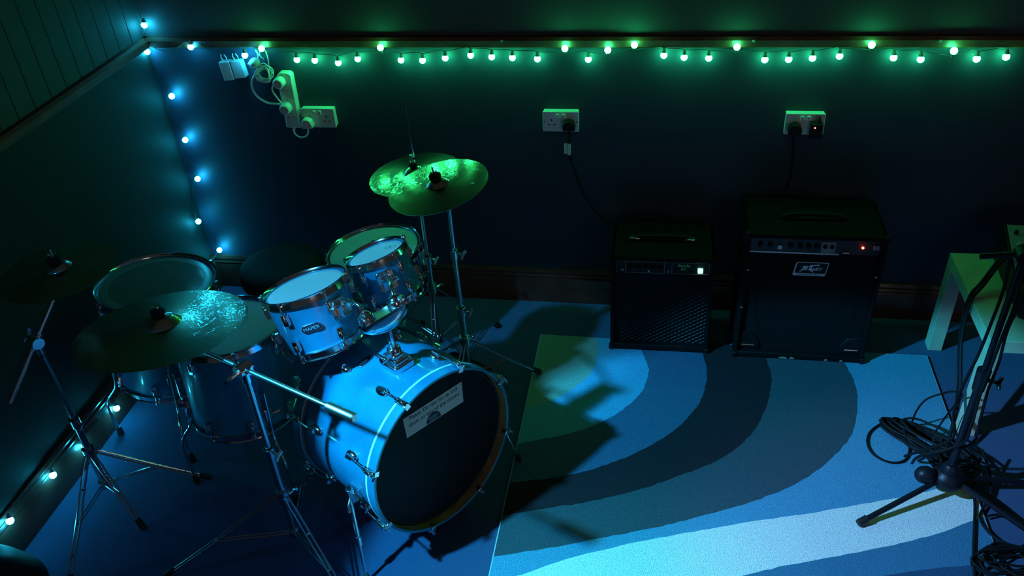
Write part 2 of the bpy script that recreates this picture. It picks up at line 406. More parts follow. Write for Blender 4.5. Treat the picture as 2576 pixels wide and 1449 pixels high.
for k in range(7):
    cx, cz = random.uniform(-.008, .008), random.uniform(-.012, .012); ra = random.uniform(.026, .038); rb = ra * random.uniform(.75, 1.0)
    ph = random.uniform(0, 6)
    cm.tube([(cx + ra * math.cos(t * PI / 12), -.0 + .012 * math.sin(t * PI / 12 * 2 + ph) + k * .003, cz + rb * math.sin(t * PI / 12)) for t in range(24)], .0026, 6, closed=True)
cm.build('loops', M_['whiteplastic'], co)
cu = MB()
for k, (p, q) in enumerate((((642, 125), (652, 150)), ((655, 122), (664, 150)), ((668, 128), (676, 165)), ((636, 150), (628, 165)))):
    A_ = wp(p[0], p[1], 1, -.03) - co.location; B_ = wp(q[0], q[1], 1, -.05) - co.location
    cu.tube(smooth([A_, (A_ + B_) / 2 + Vector((.008 * (-1) ** k, -.01, 0)), B_], 6), .0028, 6)
cu.build('leads', M_['whiteplastic'], co)
def adapter(px, py, wd, h, label, rot):
    p = wp(px, py, 1, -.02)
    t = thing('lighting_adapter', T(*p) @ RY(rot), label, 'adapter', 'white adapters hanging under the rail')
    MB().box((0, 0, 0), (wd, .034, h)).build('adapter_case', M_['whiteplastic'], t, .003)
    MB().tube(smooth([(-.004, .0, h / 2), (-.012, 0, h / 2 + .014), (-.008, 0, h / 2 + .028)], 6), .002, 6).build('lead', M_['whiteplastic'], t)
    MB().tube(smooth([(.008, .0, h / 2), (.010, 0, h / 2 + .012), (.004, 0, h / 2 + .026)], 6), .002, 6).build('lead', M_['whiteplastic'], t)
adapter(574, 176, .048, .080, 'flat white adapter box hanging under the rail, left one of the pair', -5)
adapter(602, 172, .050, .074, 'flat white adapter box hanging under the rail, right one of the pair', -5)
bg = thing('plug_transformer', wp(640, 158, 1, -.04), 'white plug-in transformer hanging below the rail beside the cable coil', 'adapter')
MB().ball((0, 0, 0), (.026, .018, .020), RY(-35)).build('transformer_case', M_['whiteplastic'], bg)
MB().tube(smooth([(.016, 0, .012), (.024, -.004, .03), (.018, .008, .05)], 6), .0028, 6).build('lead', M_['whiteplastic'], bg)

def bulbs(t, pts, m, orient):
    for p, hang in pts:
        q = p - t.location
        b = MB().ball(q, .0128, seg=12, ring=8).build('bulb', m, t)
        h = orient(hang)
        c = MB().tube([q + h * .009, q + h * .0145, q + h * .027], [.0098, .0085, .0032], 12).build('bulb_holder', M_['grey'], b)
GREEN = [(658, 122, 1), (747, 150, 0), (792, 152, 0), (851, 158, 0), (900, 148, 0), (957, 120, 1), (1009, 151, 0), (1063, 152, 0), (1120, 146, 0), (1184, 139, 0), (1237, 143, 0), (1289, 145, 0), (1352, 148, 0), (1421, 122, 1), (1480, 149, 0), (1529, 126, 1), (1596, 113, 1), (1670, 139, 0), (1721, 144, 0), (1783, 146, 0), (1854, 118, 1), (1924, 150, 0), (1984, 149, 0), (2044, 146, 0), (2112, 141, 0), (2193, 113, 1), (2248, 145, 0), (2316, 149, 0), (2400, 128, 1), (2457, 148, 0), (2531, 143, 0)]
gs = thing('fairy_light_string', (.6, -.03, 1.2), 'string of green fairy lights hanging along the wooden wall rail', 'fairy lights')
pts = []
for x, y, r in GREEN:
    p = wp(x, y, 1, -.046 if r else -.030); pts.append((p, 1 if not r else -1))
bulbs(gs, pts, M_['led_green'], lambda h: Vector((0, .25, 1)).normalized() if h == 1 else Vector((0, .3, -1)).normalized())
wpts = []
for (p, h), (x, y, r) in zip(pts, GREEN):
    wpts.append(Vector((p.x - .018, -.028, p.z + (.032 if h == 1 else -.022))))
    wpts.append(Vector((p.x + .004, -.028, p.z + (.027 if h == 1 else -.024))))
MB().tube(smooth([q - gs.location for q in wpts], 5), .0013, 6).build('wire', M_['wire'], gs)

CY = [(363, 63, 1, -.03), (370, 130, 1, -.03), (480, 118, 1, -.034), (616, 139, 1, -.05)]
cs = thing('fairy_light_string', (.02, -.02, 1.2), 'string of cyan fairy lights running down the room corner and along the left floor', 'fairy lights')
pts2 = [(wp(x, y, ax, v), 1) for x, y, ax, v in CY]
for x, y, ax, v in ((432, 242, 1, -.03), (466, 352, 1, -.03), (497, 450, 1, -.03), (499, 557, 0, .032), (552, 629, 1, -.034)):
    pts2.append((wp(x, y, ax, v), 2))
lows = []
for x, y in ((293, 1027), (213, 1122), (133, 1195), (25, 1310)):
    lows.append((wp(x, y, 0, .042), 3))
pts2 += lows
bulbs(cs, pts2, M_['led_cyan'], lambda h: {1: Vector((0, .3, 1)), 2: Vector((-.6, .3, .5)), 3: Vector((-.3, .5, .7))}[h].normalized())
def wire(px, name='wire'):
    MB().tube(smooth([q - cs.location for q in px], 6), .0015, 6).build(name, M_['wire'], cs)
wire([Vector((.012, -.012, 1.52)), Vector((.018, -.02, 1.44)), pts2[0][0] + Vector((-.012, .01, .02)), Vector((.03, -.036, 1.27)), pts2[1][0] + Vector((0, .01, .026)), Vector((.12, -.034, 1.205)), pts2[2][0] + Vector((0, .01, .022)), Vector((.32, -.034, 1.204)), pts2[3][0] + Vector((0, .02, .028)), Vector((.56, -.03, 1.20))])
wire([pts2[1][0] + Vector((-.01, .01, .02)), Vector((.02, -.015, 1.08))] + [q for p in pts2[4:8] for q in (p[0] + Vector((-.012, .010, .03)) if p[0].x > .034 else p[0] + Vector((-.012, .01, .03)), Vector((.012, -.012, p[0].z - .06)))] + [pts2[8][0] + Vector((-.015, .01, .01)), Vector((.032, -.06, .178)), Vector((.030, -.30, .174)), Vector((.030, -.65, .165)), lows[0][0] + Vector((-.012, .02, .02)), lows[1][0] + Vector((-.014, .03, .02)), lows[2][0] + Vector((-.012, .03, .02)), lows[3][0] + Vector((-.012, .02, .02))])

# ------------------------------------------------------------------ amplifiers
def knob(t, x, y, z, r=.008):
    MB().lathe([(0, .014), (r * .8, .014), (r, .010), (r, 0), (0, 0)], 16, T(x, y, z) @ RX(90)).build('knob', M_['blackplastic'], t)
# small one
W, H, D = .408, .472, .27
a1 = thing('guitar_amplifier', T(1.968, -.360, .0145) @ RZ(.8), 'small black combo amplifier with mesh grille and glowing green power switch', 'amplifier', 'amplifiers against the back wall')
cab = MB()
th = .017
cab.box((th / 2, D / 2, H / 2), (th, D, H)).box((W - th / 2, D / 2, H / 2), (th, D, H)).box((W / 2, D / 2, H - th / 2), (W, D, th)).box((W / 2, D / 2, .018), (W, D, .03)).box((W / 2, D - .01, H / 2), (W - .02, .016, H - .02))
cab.build('cabinet', M_['tolex'], a1, .005)
MB().box((W / 2, .030, .212), (W - .036, .010, .356)).build('grille', M_['mesh'], a1)
pn = MB().box((W / 2, .018, .420), (W - .036, .012, .062)).build('control_panel', M_['blackplastic'], a1, .002)
ln = MB(); y_ = .0105; x0, x1, z0, z1 = .022, .386, .395, .447
def rect_line(mb, xa, xb, za, zb, w_=.0012):
    for s in (((xa + xb) / 2, zb, xb - xa, w_), ((xa + xb) / 2, za, xb - xa, w_)): mb.box((s[0], y_, s[1]), (s[2], .001, s[3]))
    for x in (xa, xb): mb.box((x, y_, (za + zb) / 2), (w_, .001, zb - za))
rect_line(ln, x0, x1, z0, z1); rect_line(ln, x0, .058, z0, z1); rect_line(ln, .212, .241, z0, z1)
ln.build('panel_line', mat('pale panel line', (.3, .36, .34), .5), pn)
for x, z in ((.046, .407), (.226, .405)):
    MB().lathe([(.003, .003), (.0055, .003), (.0065, 0)], 16, T(x, .012, z) @ RX(90)).build('jack_socket', M_['chrome_dull'], a1)
for k in range(5): knob(a1, .080 + .029 * k, .012, .420, .0095)
MB().box((.150, .009, .406), (.006, .006, .010)).build('push_button', M_['silver'], a1)
sw = MB().box((.352, .008, .414), (.020, .012, .020)).build('power_switch', M_['led_switch'], a1, .002); sw['label'] = 'glowing green power switch'
text('model_lettering', 'Bandit', .020, T(.288, .0112, .433) @ RX(90), M_['glowprint'], pn, ext=.0003, sx=.95)
text('model_lettering', '65', .017, T(.286, .0112, .417) @ RX(90), M_['glowprint'], pn, ext=.0003, sx=1.15)
hd = MB().tube(smooth([(.085, .135, H + .006), (.11, .135, H + .016), (.20, .135, H + .02), (.29, .135, H + .016), (.315, .135, H + .006)], 6), .010, 8).build('handle', M_['vinyl'], a1)
for x in (.090, .310): MB().box((x, .135, H + .008), (.044, .026, .014)).build('handle_end', M_['chrome_dull'], hd, .004)
for x in (.04, W - .04):
    for y in (.03, D - .03): MB().lathe([(0, .004), (.012, .004), (.012, -.001), (0, -.001)], 14, T(x, y, 0)).build('rubber_foot', M_['rubber'], a1)
for x in (.004, W - .004):
    MB().box((x, .008, .012), (.018, .022, .022)).build('corner_protector', M_['blackplastic'], a1, .005)
# large one
W, H, D = .516, .592, .30
a2 = thing('bass_amplifier', T(2.481, -.362, .015) @ RX(-1.5), 'large black combo amplifier with framed silver logo and red pilot light', 'amplifier', 'amplifiers against the back wall')
cab = MB(); th = .019
cab.box((th / 2, D / 2, H / 2), (th, D, H)).box((W - th / 2, D / 2, H / 2), (th, D, H)).box((W / 2, D / 2, H - th / 2), (W, D, th)).box((W / 2, D / 2, .014), (W, D, .028)).box((W / 2, D - .01, H / 2), (W - .02, .016, H - .02))
cab.build('cabinet', M_['tolex'], a2, .006)
MB().box((W / 2, .028, .262), (W - .04, .014, .476)).build('grille', M_['cloth'], a2)
ring = MB()
for k in range(1):
    ring.tube([(W / 2 + (.192 - k * .012) * math.cos(t * PI / 30), .0195, .25 + (.192 - k * .012) * math.sin(t * PI / 30)) for t in range(60)], .0010, 6, closed=True)
ring.build('speaker_rim', M_['cloth'], a2)
pn = MB().box((W / 2, .030, .533), (W - .04, .012, .072)).build('control_panel', M_['pan'], a2, .001)
MB().box((.155 + .03, .0225, .503), (.33, .003, .006)).build('panel_strip', M_['silver'], pn)
MB().box((.308, .0225, .530), (.052, .003, .052)).build('input_plate', M_['grey'], pn)
for x in (.296, .321): MB().lathe([(.004, .004), (.008, .004), (.009, 0), (0, 0)], 18, T(x, .021, .536) @ RX(90)).build('jack_socket', M_['blackplastic'], a2)
for x in (.058, .095, .17, .205, .235, .265): knob(a2, x, .024, .535, .010)
MB().box((.130, .020, .528), (.016, .006, .016)).build('button_block', M_['silver'], a2)
MB().box((.375, .020, .512), (.022, .006, .005)).build('switch_lever', M_['silver'], a2)
p = MB().ball((.432, .021, .536), .0046).build('pilot_light', M_['led_red'], a2); p['label'] = 'glowing red pilot light'
MB().box((.480, .020, .540), (.022, .010, .020)).build('power_switch', M_['grey'], a2, .002)
# logo plate
lg = MB().prism([(x + y * .16, y) for x, y in rrect(.122, .062, .006)], 0, .004, T(.256, .021, .435) @ RX(90)).build('logo_badge', M_['silver'], a2)
MB().prism([(x + y * .16, y) for x, y in rrect(.113, .046, .004)], 0, .002, T(.2575, .0175, .4395) @ RX(90)).build('badge_field', M_['blackplastic'], lg)
def zb(l):
    o = []
    for x, y in l:
        v = (y - 728) / 240 * .062; o.append(((x - 1262 + (y - 728) * .16) / 480 * .118 - v * .16, -v))
    return o
L6 = [[(1112, 684), (1155, 670), (1222, 672), (1190, 712), (1165, 735), (1150, 742), (1082, 792), (1120, 740), (1150, 692)],
      [(1195, 700), (1224, 698), (1219, 706), (1205, 708), (1201, 718), (1213, 718), (1210, 725), (1198, 727), (1194, 737), (1208, 737), (1203, 748), (1170, 748), (1182, 722)],
      [(1222, 684), (1245, 655), (1395, 638), (1368, 662), (1290, 668), (1268, 696), (1312, 792), (1260, 758), (1232, 744), (1212, 750), (1244, 696)],
      [(1285, 712), (1300, 700), (1312, 730), (1395, 664), (1325, 750), (1300, 748)],
      [(1355, 706), (1386, 702), (1382, 711), (1366, 713), (1363, 721), (1378, 720), (1374, 729), (1360, 731), (1356, 739), (1374, 738), (1368, 748), (1338, 750)],
      [(1388, 700), (1402, 698), (1410, 714), (1458, 684), (1420, 722), (1386, 766), (1398, 728)]]
lt = MB()
for q in L6: lt.prism(zb(q), 0, .0008, T(.256, .0152, .436) @ RX(90))
lt.build('logo_lettering', M_['silver'], lg)
text('logo_lettering', 'AMPLIFICATION', .0085, T(.251, .0166, .4095) @ RX(90), M_['blackplastic'], lg, ext=.0003, sx=1.35)
for s, x in ((1, .055), (-1, W - .055)):
    ps = [(-.046, -.03), (.046, -.03), (.046, .0), (.02, .04), (-.02, .05), (-.046, .05)]
    ps = [(s * u, v) for u, v in ps]
    if s < 0: ps = ps[::-1]
    cn = MB().prism(ps, 0, .012, T(x, .024, .070) @ RX(90)).build('corner_port', M_['blackplastic'], a2, .004)
    MB().tube([(x - .026, .008, .060), (x + .026, .008, .060)], .0035, 8).build('chrome_lip', M_['chrome_dull'], cn)
MB().tube(smooth([(.14, .13, H + .004), (.17, .13, H + .018), (.26, .13, H + .024), (.35, .13, H + .018), (.38, .13, H + .004)], 6), .009, 8).build('handle', M_['vinyl'], a2)
wr = MB()
for x, w_ in ((.20, .035), (.235, .02), (.37, .015), (.43, .012)): wr.prism([(-w_ / 2, -.003), (w_ / 2, -.004), (w_ / 2 * .8, .003), (0, .005), (-w_ / 2 * .7, .002)], 0, .001, T(x, -.0003, .008) @ RX(90))
wr.build('worn_edge', mat('bare worn wood', (.3, .26, .22), .8), a2)
for x in (.05, W - .05):
    for y in (.04, D - .04): MB().lathe([(0, .004), (.014, .004), (.014, -.002), (0, -.002)], 14, T(x, y, 0)).build('rubber_foot', M_['rubber'], a2)
for x in (.004, W - .004):
    for z in (.01, H - .01): MB().box((x, .010, z), (.020, .028, .030)).build('corner_protector', M_['blackplastic'], a2, .006)
for x, z in ((.02, .43), (.012, .25), (.495, .42)):
    MB().lathe([(0, .002), (.004, .001), (.005, 0)], 12, T(x, .0, z) @ RX(90)).build('screw', M_['chrome_dull'], a2)

# ------------------------------------------------------------------ drums
def hoop_prof(R): return [(R - .004, -.004), (R + .004, -.006), (R + .0075, -.004), (R + .0055, .006), (R + .004, .016), (R + .0065, .0205), (R + .0045, .0225), (R + .001, .019), (R - .001, .010)]
def lug(t, R, z, ang, ln_=.036, up=1, L=.2, m='chrome'):
    M = RZ(ang)
    b = MB()
    b.box((R + .008, 0, z), (.016, .020, ln_))
    b.tube([(R + .013, 0, z - up * ln_ * .1), (R + .013, 0, z + up * (ln_ / 2 + .008))], [.008, .006], 10)
    b.v = [M @ v for v in b.v]
    o = b.build('lug', M_[m], t, .003)
    return o
def rod(t, R, z0, z1, ang):
    M = RZ(ang); b = MB()
    s = 1 if z1 > z0 else -1
    b.tube([M @ Vector((R + .013, 0, z0)), M @ Vector((R + .013, 0, z1))], .0028, 8)
    b.tube([M @ Vector((R + .013, 0, z1 - s * .006)), M @ Vector((R + .013, 0, z1 + s * .004))], .0055, 8)
    b.box((R + .009, 0, z1 - s * .006), (.014, .014, .004), M)
    b.build('tension_rod', M_['chrome'], t)
def drum(name, label, group, Ct, n, R, L, nl, phase, head='head_white', shell='shell', split=True, xref=(1, 0, 0), ring=False, cat='drum'):
    n = Vector(n).normalized(); M = frame(n, Vector(Ct) - n * L, xref)
    t = thing(name, M, label, cat, group)
    r = R - .006
    MB().lathe([(r, .012), (r, L - .014), (r - .006, L - .010), (r - .008, L - .014), (r - .008, .012)], 72, closed=True).build('shell', M_[shell], t)
    zt = L - .013
    h = MB().lathe([(0, zt), (r - .03, zt), (r - .004, zt), (r + .001, zt - .003), (r + .001, zt - .014)], 72)
    h.build('batter_head', M_[head], t)
    if ring:
        MB().lathe([(r - .040, zt + .0006), (r - .024, zt + .0012), (r - .010, zt + .0006)], 72).build('damping_ring', M_['head_ring'], t)
    MB().lathe([(0, .013), (r - .004, .013), (r + .001, .016), (r + .001, .022)], 72).build('resonant_head', M_['head_clear'], t)
    MB().lathe([(a_, z + L - .0225) for a_, z in hoop_prof(R - .004)], 72, closed=True).build('hoop', M_['chrome'], t)
    MB().lathe([(a_, .0225 - z) for a_, z in hoop_prof(R - .004)][::-1], 72, closed=True).build('hoop', M_['chrome'], t)
    for k in range(nl):
        a_ = phase + 360 * k / nl
        if split:
            lug(t, r, L - .060, a_); lug(t, r, .060, a_, up=-1)
            rod(t, r, L - .045, L - .004, a_); rod(t, r, .045, .004, a_)
        else:
            lug(t, r, L / 2, a_, L * .42); rod(t, r, L / 2 + .02, L - .004, a_); rod(t, r, L / 2 - .02, .004, a_)
    return t, M, r
nT1 = Vector((-.246, .17, .954)); T1c = Vector((1.040, -1.127, .845))
t1, M1, r1 = drum('rack_tom', 'blue rack tom with oval chrome badge, left one above the bass drum', 'rack toms', T1c, nT1, .137, .212, 6, 20)
nT2 = Vector((-.295, .138, .945)); T2c = Vector((1.202, -.892, .826))
t2, M2, r2 = drum('rack_tom', 'smallest blue rack tom, right one, printed logo on its head', 'rack toms', T2c, nT2, .107, .19, 5, 40)
fa, MA, rA = drum('floor_tom', 'floor tom with clear ringed head beside the left crash cymbal', 'floor toms', (.33, -.88, .645), (.06, .08, .99), .213, .405, 8, 10, head='head_clear', ring=True)
fb, MBm, rB = drum('floor_tom', 'floor tom with white head partly under the large ride cymbal', 'floor toms', (.72, -1.12, .655), (0, .08, 1), .188, .365, 8, 32)
sn, MS, rS = drum('snare_drum', 'steel snare drum with white head standing behind the rack toms', None, (1.03, -.475, .565), (-.095, .025, .995), .190, .15, 8, 8, shell='steel', split=False)

def local(M, P): return M.inverted() @ Vector(P)
# oval badge on the left tom
def badge(t, R, z, ang, txt, s=1.0, m='chrome'):
    M = RZ(ang) @ T(R + .0005, 0, z) @ RZ(90) @ RX(90)
    poly = []
    for k in range(32):
        a_ = 2 * PI * k / 32
        cx = .016 * s * (1 if math.cos(a_) > 0 else -1); poly.append((cx + .015 * s * math.cos(a_), .0145 * s * math.sin(a_)))
    vs = [];
    o = MB().prism(poly, -.004, .0032, M).build('badge', M_['chrome_dull'], t, .001)
    MB().prism([(x * .86, y * .78) for x, y in poly], 0, .0037, M).build('badge_field', M_['logo'], o)
    text('badge_lettering', txt, .015 * s, M @ T(0, 0, .0042), M_['silver'], o, ext=.0003, sx=1.1)
def ang_to(M, P):
    l = local(M, P); return math.degrees(math.atan2(l.y, l.x))
aT1 = ang_to(M1, CAM_P)
badge(t1, r1, .108, aT1 - 12, 'MAPEX', 1.0)
# printed logo on small tom head
MM = T(0.045, .030, .19 - .013 + .0004) @ RZ(-25)
for dx in (-.012, .012):
    MB().lathe([(.0100, 0), (.0118, .0002), (.0118, 0)], 24, MM @ T(dx, 0, 0)).build('head_print', mat('faded blue print', (.06, .2, .35), .6), t2)

# floor tom legs
def floor_leg(t, M, R, ang, ztop, foot_off=.045):
    d = RZ(ang)
    b = d @ Vector((R + .022, 0, ztop - .06))
    br = MB().box((R + .010, 0, ztop - .06), (.024, .030, .05), d).build('leg_bracket', M_['chrome'], t, .004)
    MB().tube([d @ Vector((R + .024, .012, ztop - .055)), d @ Vector((R + .024, .036, ztop - .055))], [.005, .010], 8).build('wing_screw', M_['chrome_dull'], br)
    # foot down to world z=0
    top = d @ Vector((R + .022, 0, ztop + .035))
    kn_ = d @ Vector((R + .022, 0, -.02)); k2 = d @ Vector((R + .022 + foot_off, 0, -.10))
    wz = M @ k2
    fz = Vector((wz.x, wz.y, .012)); f = local(M, fz)
    l = MB().tube(smooth([top, b, kn_, k2, f], 6), .0055, 10).build('leg', M_['chrome'], t)
    MB().tube([local(M, fz + Vector((0, 0, .03))), f, local(M, fz - Vector((0, 0, .012)))], [.010, .013, .012], 12).build('rubber_foot', M_['rubber'], l)
for a_ in (-150, -62, 70): floor_leg(fa, MA, rA, a_, .17)
for a_ in (-155, -40, 80): floor_leg(fb, MBm, rB, a_, .15)

# bass drum -----------------------------------------------------------
kn = Vector((.823, -.565, .058)).normalized(); KC = Vector((1.503, -1.33, .347))
kx = Vector((.566, .8244, 0)); KL = .44
MK = frame(kn, KC, kx)       # local: x to the right seen from the front, y up, z out of the front head; origin = front rim centre
bd = thing('bass_drum', MK, 'blue bass drum with black front head carrying a paper notice', 'drum')
RK = .279
MB().lathe([(RK, -KL + .03), (RK, -.036), (RK - .007, -.030), (RK - .009, -.036), (RK - .009, -KL + .03)], 96, closed=True).build('shell', M_['shell'], bd)
MB().lathe([(0, -.031), (RK - .004, -.031), (RK + .001, -.036), (RK + .001, -.050)], 96).build('front_head', M_['head_black'], bd)
MB().lathe([(0, -KL + .026), (RK - .004, -KL + .026), (RK + .001, -KL + .032), (RK + .001, -KL + .046)], 96).build('batter_head', M_['head_white'], bd)
for nm, z0, z1 in (('hoop', -.046, 0), ('hoop', -KL, -KL + .046)):
    h = MB()
    h.lathe([(.2915, z0 + .002), (.2915, z1 - .002), (.2895, z1), (.2835, z1), (.2815, z1 - .002)], 120, mi=0)
    h.lathe([(.2815, z1 - .002), (.2815, z0 + .002), (.2835, z0), (.2895, z0), (.2915, z0 + .002)], 120, mi=1)
    o = h.build(nm, [M_['shell'], M_['hoopwood']], bd)
    zi = z0 + .003 if z1 == 0 else z1 - .003
    MB().lathe([(.2919, zi), (.2924, zi + .0025), (.2924, zi + .0055), (.2919, zi + .008)], 120).build('hoop_inlay', M_['inlay'], o)
def claw(front, ang):
    s = 1 if front else -1; zf = 0 if front else -KL
    M = RZ(ang) @ T(0, 0, zf)
    b = MB()
    # claw hooks over the hoop
    b.box((.2975, 0, -s * .020), (.006, .020, .044), M).box((.2895, 0, s * .003), (.020, .020, .005), M).box((.281, 0, -s * .004), (.005, .016, .018), M)
    b.tube([M @ Vector((.305, 0, -s * .005)), M @ Vector((.304, 0, -s * .030)), M @ Vector((.302, 0, -s * .050))], [.009, .0085, .005], 10)
    o = b.build('claw', M_['chrome'], bd, .002)
    r_ = MB().tube([M @ Vector((.305, 0, s * .004)), M @ Vector((.300, 0, -s * .105))], .0032, 8)
    if ang in (22.5 + 45 * 0, 22.5 + 45 * 3, 22.5 + 45 * 4) : r_.tube([M @ Vector((.305, -.016, s * .010)), M @ Vector((.305, .016, s * .010))], .0035, 8)
    r_.tube([M @ Vector((.305, 0, 0)), M @ Vector((.305, 0, s * .012))], .0055, 8)
    r_.build('tension_rod', M_['chrome'], o)
for k in range(8):
    an = 22.5 + 45 * k
    claw(True, an); claw(False, an)
    for zc, s in ((-.125, 1), (-KL + .125, -1)):
        M = RZ(an) @ T(0, 0, zc)
        b = MB().ball((RK + .004, 0, 0), (.014, .016, .026), M, seg=16, ring=10)
        b.tube([M @ Vector((RK + .020, 0, -s * .006)), M @ Vector((RK + .020, 0, s * .022))], [.0085, .007], 10)
        b.build('lug', M_['chrome'], bd)
# spurs
for sgn, an in ((-1, 187), (1, -7)):
    M = RZ(an)
    c = M @ Vector((RK + .012, 0, -.13))
    br = MB().box((RK + .010, 0, -.13), (.026, .040, .046), M)
    br.tube([M @ Vector((RK + .022, -.03, -.13)), M @ Vector((RK + .022, .03, -.13))], .012, 12)
    br.tube([M @ Vector((RK + .022, 0, -.13)), M @ Vector((RK + .05, -sgn * .012, -.115)), M @ Vector((RK + .062, -sgn * .03, -.105))], [.006, .004, .008], 8)
    bo = br.build('spur_bracket', M_['chrome'], bd, .004)
    wc = MK @ (M @ Vector((RK + .03, 0, -.13)))
    out = (MK.to_3x3() @ (M @ Vector((1, 0, 0)))); out.z = 0; out.normalize()
    ft = wc + out * .035 + Vector((kn.x, kn.y, 0)) * .10; ft.z = .026 if ft.x > 1.65 else .013
    if sgn < 0: ft = Vector((1.262, -1.60, .012))
    mid = wc.lerp(ft, .55)
    sp = MB().tube([local(MK, wc + Vector((0, 0, .03))), local(MK, wc), local(MK, mid)], .0085, 12)
    sp.tube([local(MK, mid), local(MK, ft)], .0055, 10)
    sp.tube([local(MK, mid + (wc - mid) * .12), local(MK, mid - (wc - mid) * .06)], .0115, 12)
    so = sp.build('spur', M_['chrome'], bd)
    MB().tube([local(MK, ft + Vector((0, 0, .02))), local(MK, ft - Vector((0, 0, .012)))], [.009, .013], 12).build('rubber_foot', M_['rubber'], so)
# badge on the shell, behind the tom mount
badge_M = RZ(101) @ T(RK + .001, 0, -.275) @ RY(90)
poly = [(x * 1.1, y * 2.3) for x, y in rrect(.026, .026, .0125)]
o = MB().prism(poly, -.002, .003, badge_M).build('badge', M_['chrome_dull'], bd, .001)
text('badge_lettering', 'MAPEX', .016, badge_M @ T(0, 0, .0034) @ RZ(90), M_['logo'], o, ext=.0003)
# tom holder: casting on the shell, post and clamp
PB = Vector((1.347, -1.224, .622))
def loc_k(p): return local(MK, p)
zz = MK.inverted().to_3x3() @ Vector((0, 0, 1))
mh = MB()
RM = frame((-.10, .07, .99), PB, kx)
RMl = MK.inverted() @ RM
mh.prism(rrect(.082, .092, .016), -.030, .012, RMl @ RZ(0)); mh.prism(rrect(.066, .074, .014), .012, .024, RMl); mh.prism(rrect(.046, .05, .012), .024, .040, RMl)
th_ = mh.build('tom_mount', M_['chrome'], bd, .004)
mc = MB().lathe([(0, .062), (.019, .062), (.022, .056), (.022, .030), (.026, .026), (.026, .018), (0, .018)], 24, RMl)
mc.box((-.030, -.004, .044), (.022, .018, .024), RMl)
mc.tube([RMl @ Vector((-.036, -.004, .044)), RMl @ Vector((-.060, -.010, .046))], [.006, .011], 10)
mc.build('mount_collar', M_['chrome'], th_, .002)
MB().box((-.052, .0, .050), (.012, .055, .014), RMl).build('wing_bolt', M_['chrome_dull'], th_, .004)
lean = Vector((-.10, .04, 1)).normalized()
PT = PB + lean * .175
MB().tube([loc_k(PB + lean * .03), loc_k(PT)], .0115, 16).build('tom_post', M_['chrome'], bd)
hn = Vector((-.27, .13, .95)).normalized()
HC = PB + lean * .155
HM = MK.inverted() @ frame(hn, HC, (.7, .7, 0))
tb = MB()
# chrome boat shaped cross casting that carries both ball clamps
bowl = []
for k in range(25):
    u = -1 + 2 * k / 24
    bowl.append((.092 * u, -.030 * math.sqrt(max(0, 1 - u * u)) - .006))
N_ = len(bowl)
vs = [(x, y * .9, z0 * (1 - (x / .095) ** 2) + .028) for (x, y) in bowl for z0 in (0,)]
prof = []
for k in range(25):
    u = -1 + 2 * k / 24; x = .088 * u; e = math.sqrt(max(0, 1 - u * u))
    row = []
    for j in range(9):
        a_ = PI * j / 8
        row.append((x, -.036 * e * math.cos(a_) - .004, .032 - .058 * e * math.sin(a_)))
    prof += row
fs = []
for k in range(24):
    for j in range(8): fs.append((k * 9 + j, (k + 1) * 9 + j, (k + 1) * 9 + j + 1, k * 9 + j + 1))
tb.add(prof, fs, HM)
tb.prism([(x * .9, y) for x, y in rrect(.176, .060, .028)], .028, .036, HM)
ho = tb.build('tom_holder', M_['chrome'], bd, .0)
for s in (-1, 1):
    M = HM @ T(s * .052, 0, .050)
    b = MB().ball((0, 0, 0), (.022, .022, .020), M)
    b.lathe([(.026, -.016), (.028, -.010), (.026, .004), (.022, .008)], 24, M)
    b.box((s * .016, -.024, .0), (.016, .022, .030), M)
    b.tube([M @ Vector((s * .016, -.030, .002)), M @ Vector((s * .018, -.052, .004))], [.005, .010], 8)
    b.build('ball_clamp', M_['chrome'], ho, .002)
def armto(tM, R, z, s):
    start = HC + HM_w.to_3x3() @ Vector((s * .052, 0, .052))
    l = local(tM, start); an = math.atan2(l.y, l.x)
    wallp = tM @ Vector(((R + .03) * math.cos(an), (R + .03) * math.sin(an), z))
    mid = start + Vector((0, 0, .035)) + (wallp - start) * .25
    return start, mid, wallp, an
HM_w = frame(hn, HC, (.7, .7, 0))
for tM, R, z, s, tt in ((M1, r1, .13, -1, t1), (M2, r2, .11, 1, t2)):
    st, mid, wl, an = armto(tM, R, z, s)
    MB().tube(smooth([loc_k(st), loc_k(mid), loc_k(wl + Vector((0, 0, .03))), loc_k(wl - Vector((0, 0, .03)))], 6), .0062, 12).build('tom_arm', M_['chrome'], bd)
    M = RZ(math.degrees(an))
    bk = MB().prism(rrect(.060, .070, .01), 0, .012, M @ T(R - .002, 0, z) @ RZ(90) @ RX(90)); bk.box((R + .028, 0, z), (.036, .034, .040), M)
    bk.tube([M @ Vector((R + .03, .018, z)), M @ Vector((R + .03, .040, z + .004))], [.006, .011], 10)
    bk.build('mount_bracket', M_['chrome'], tt, .005)

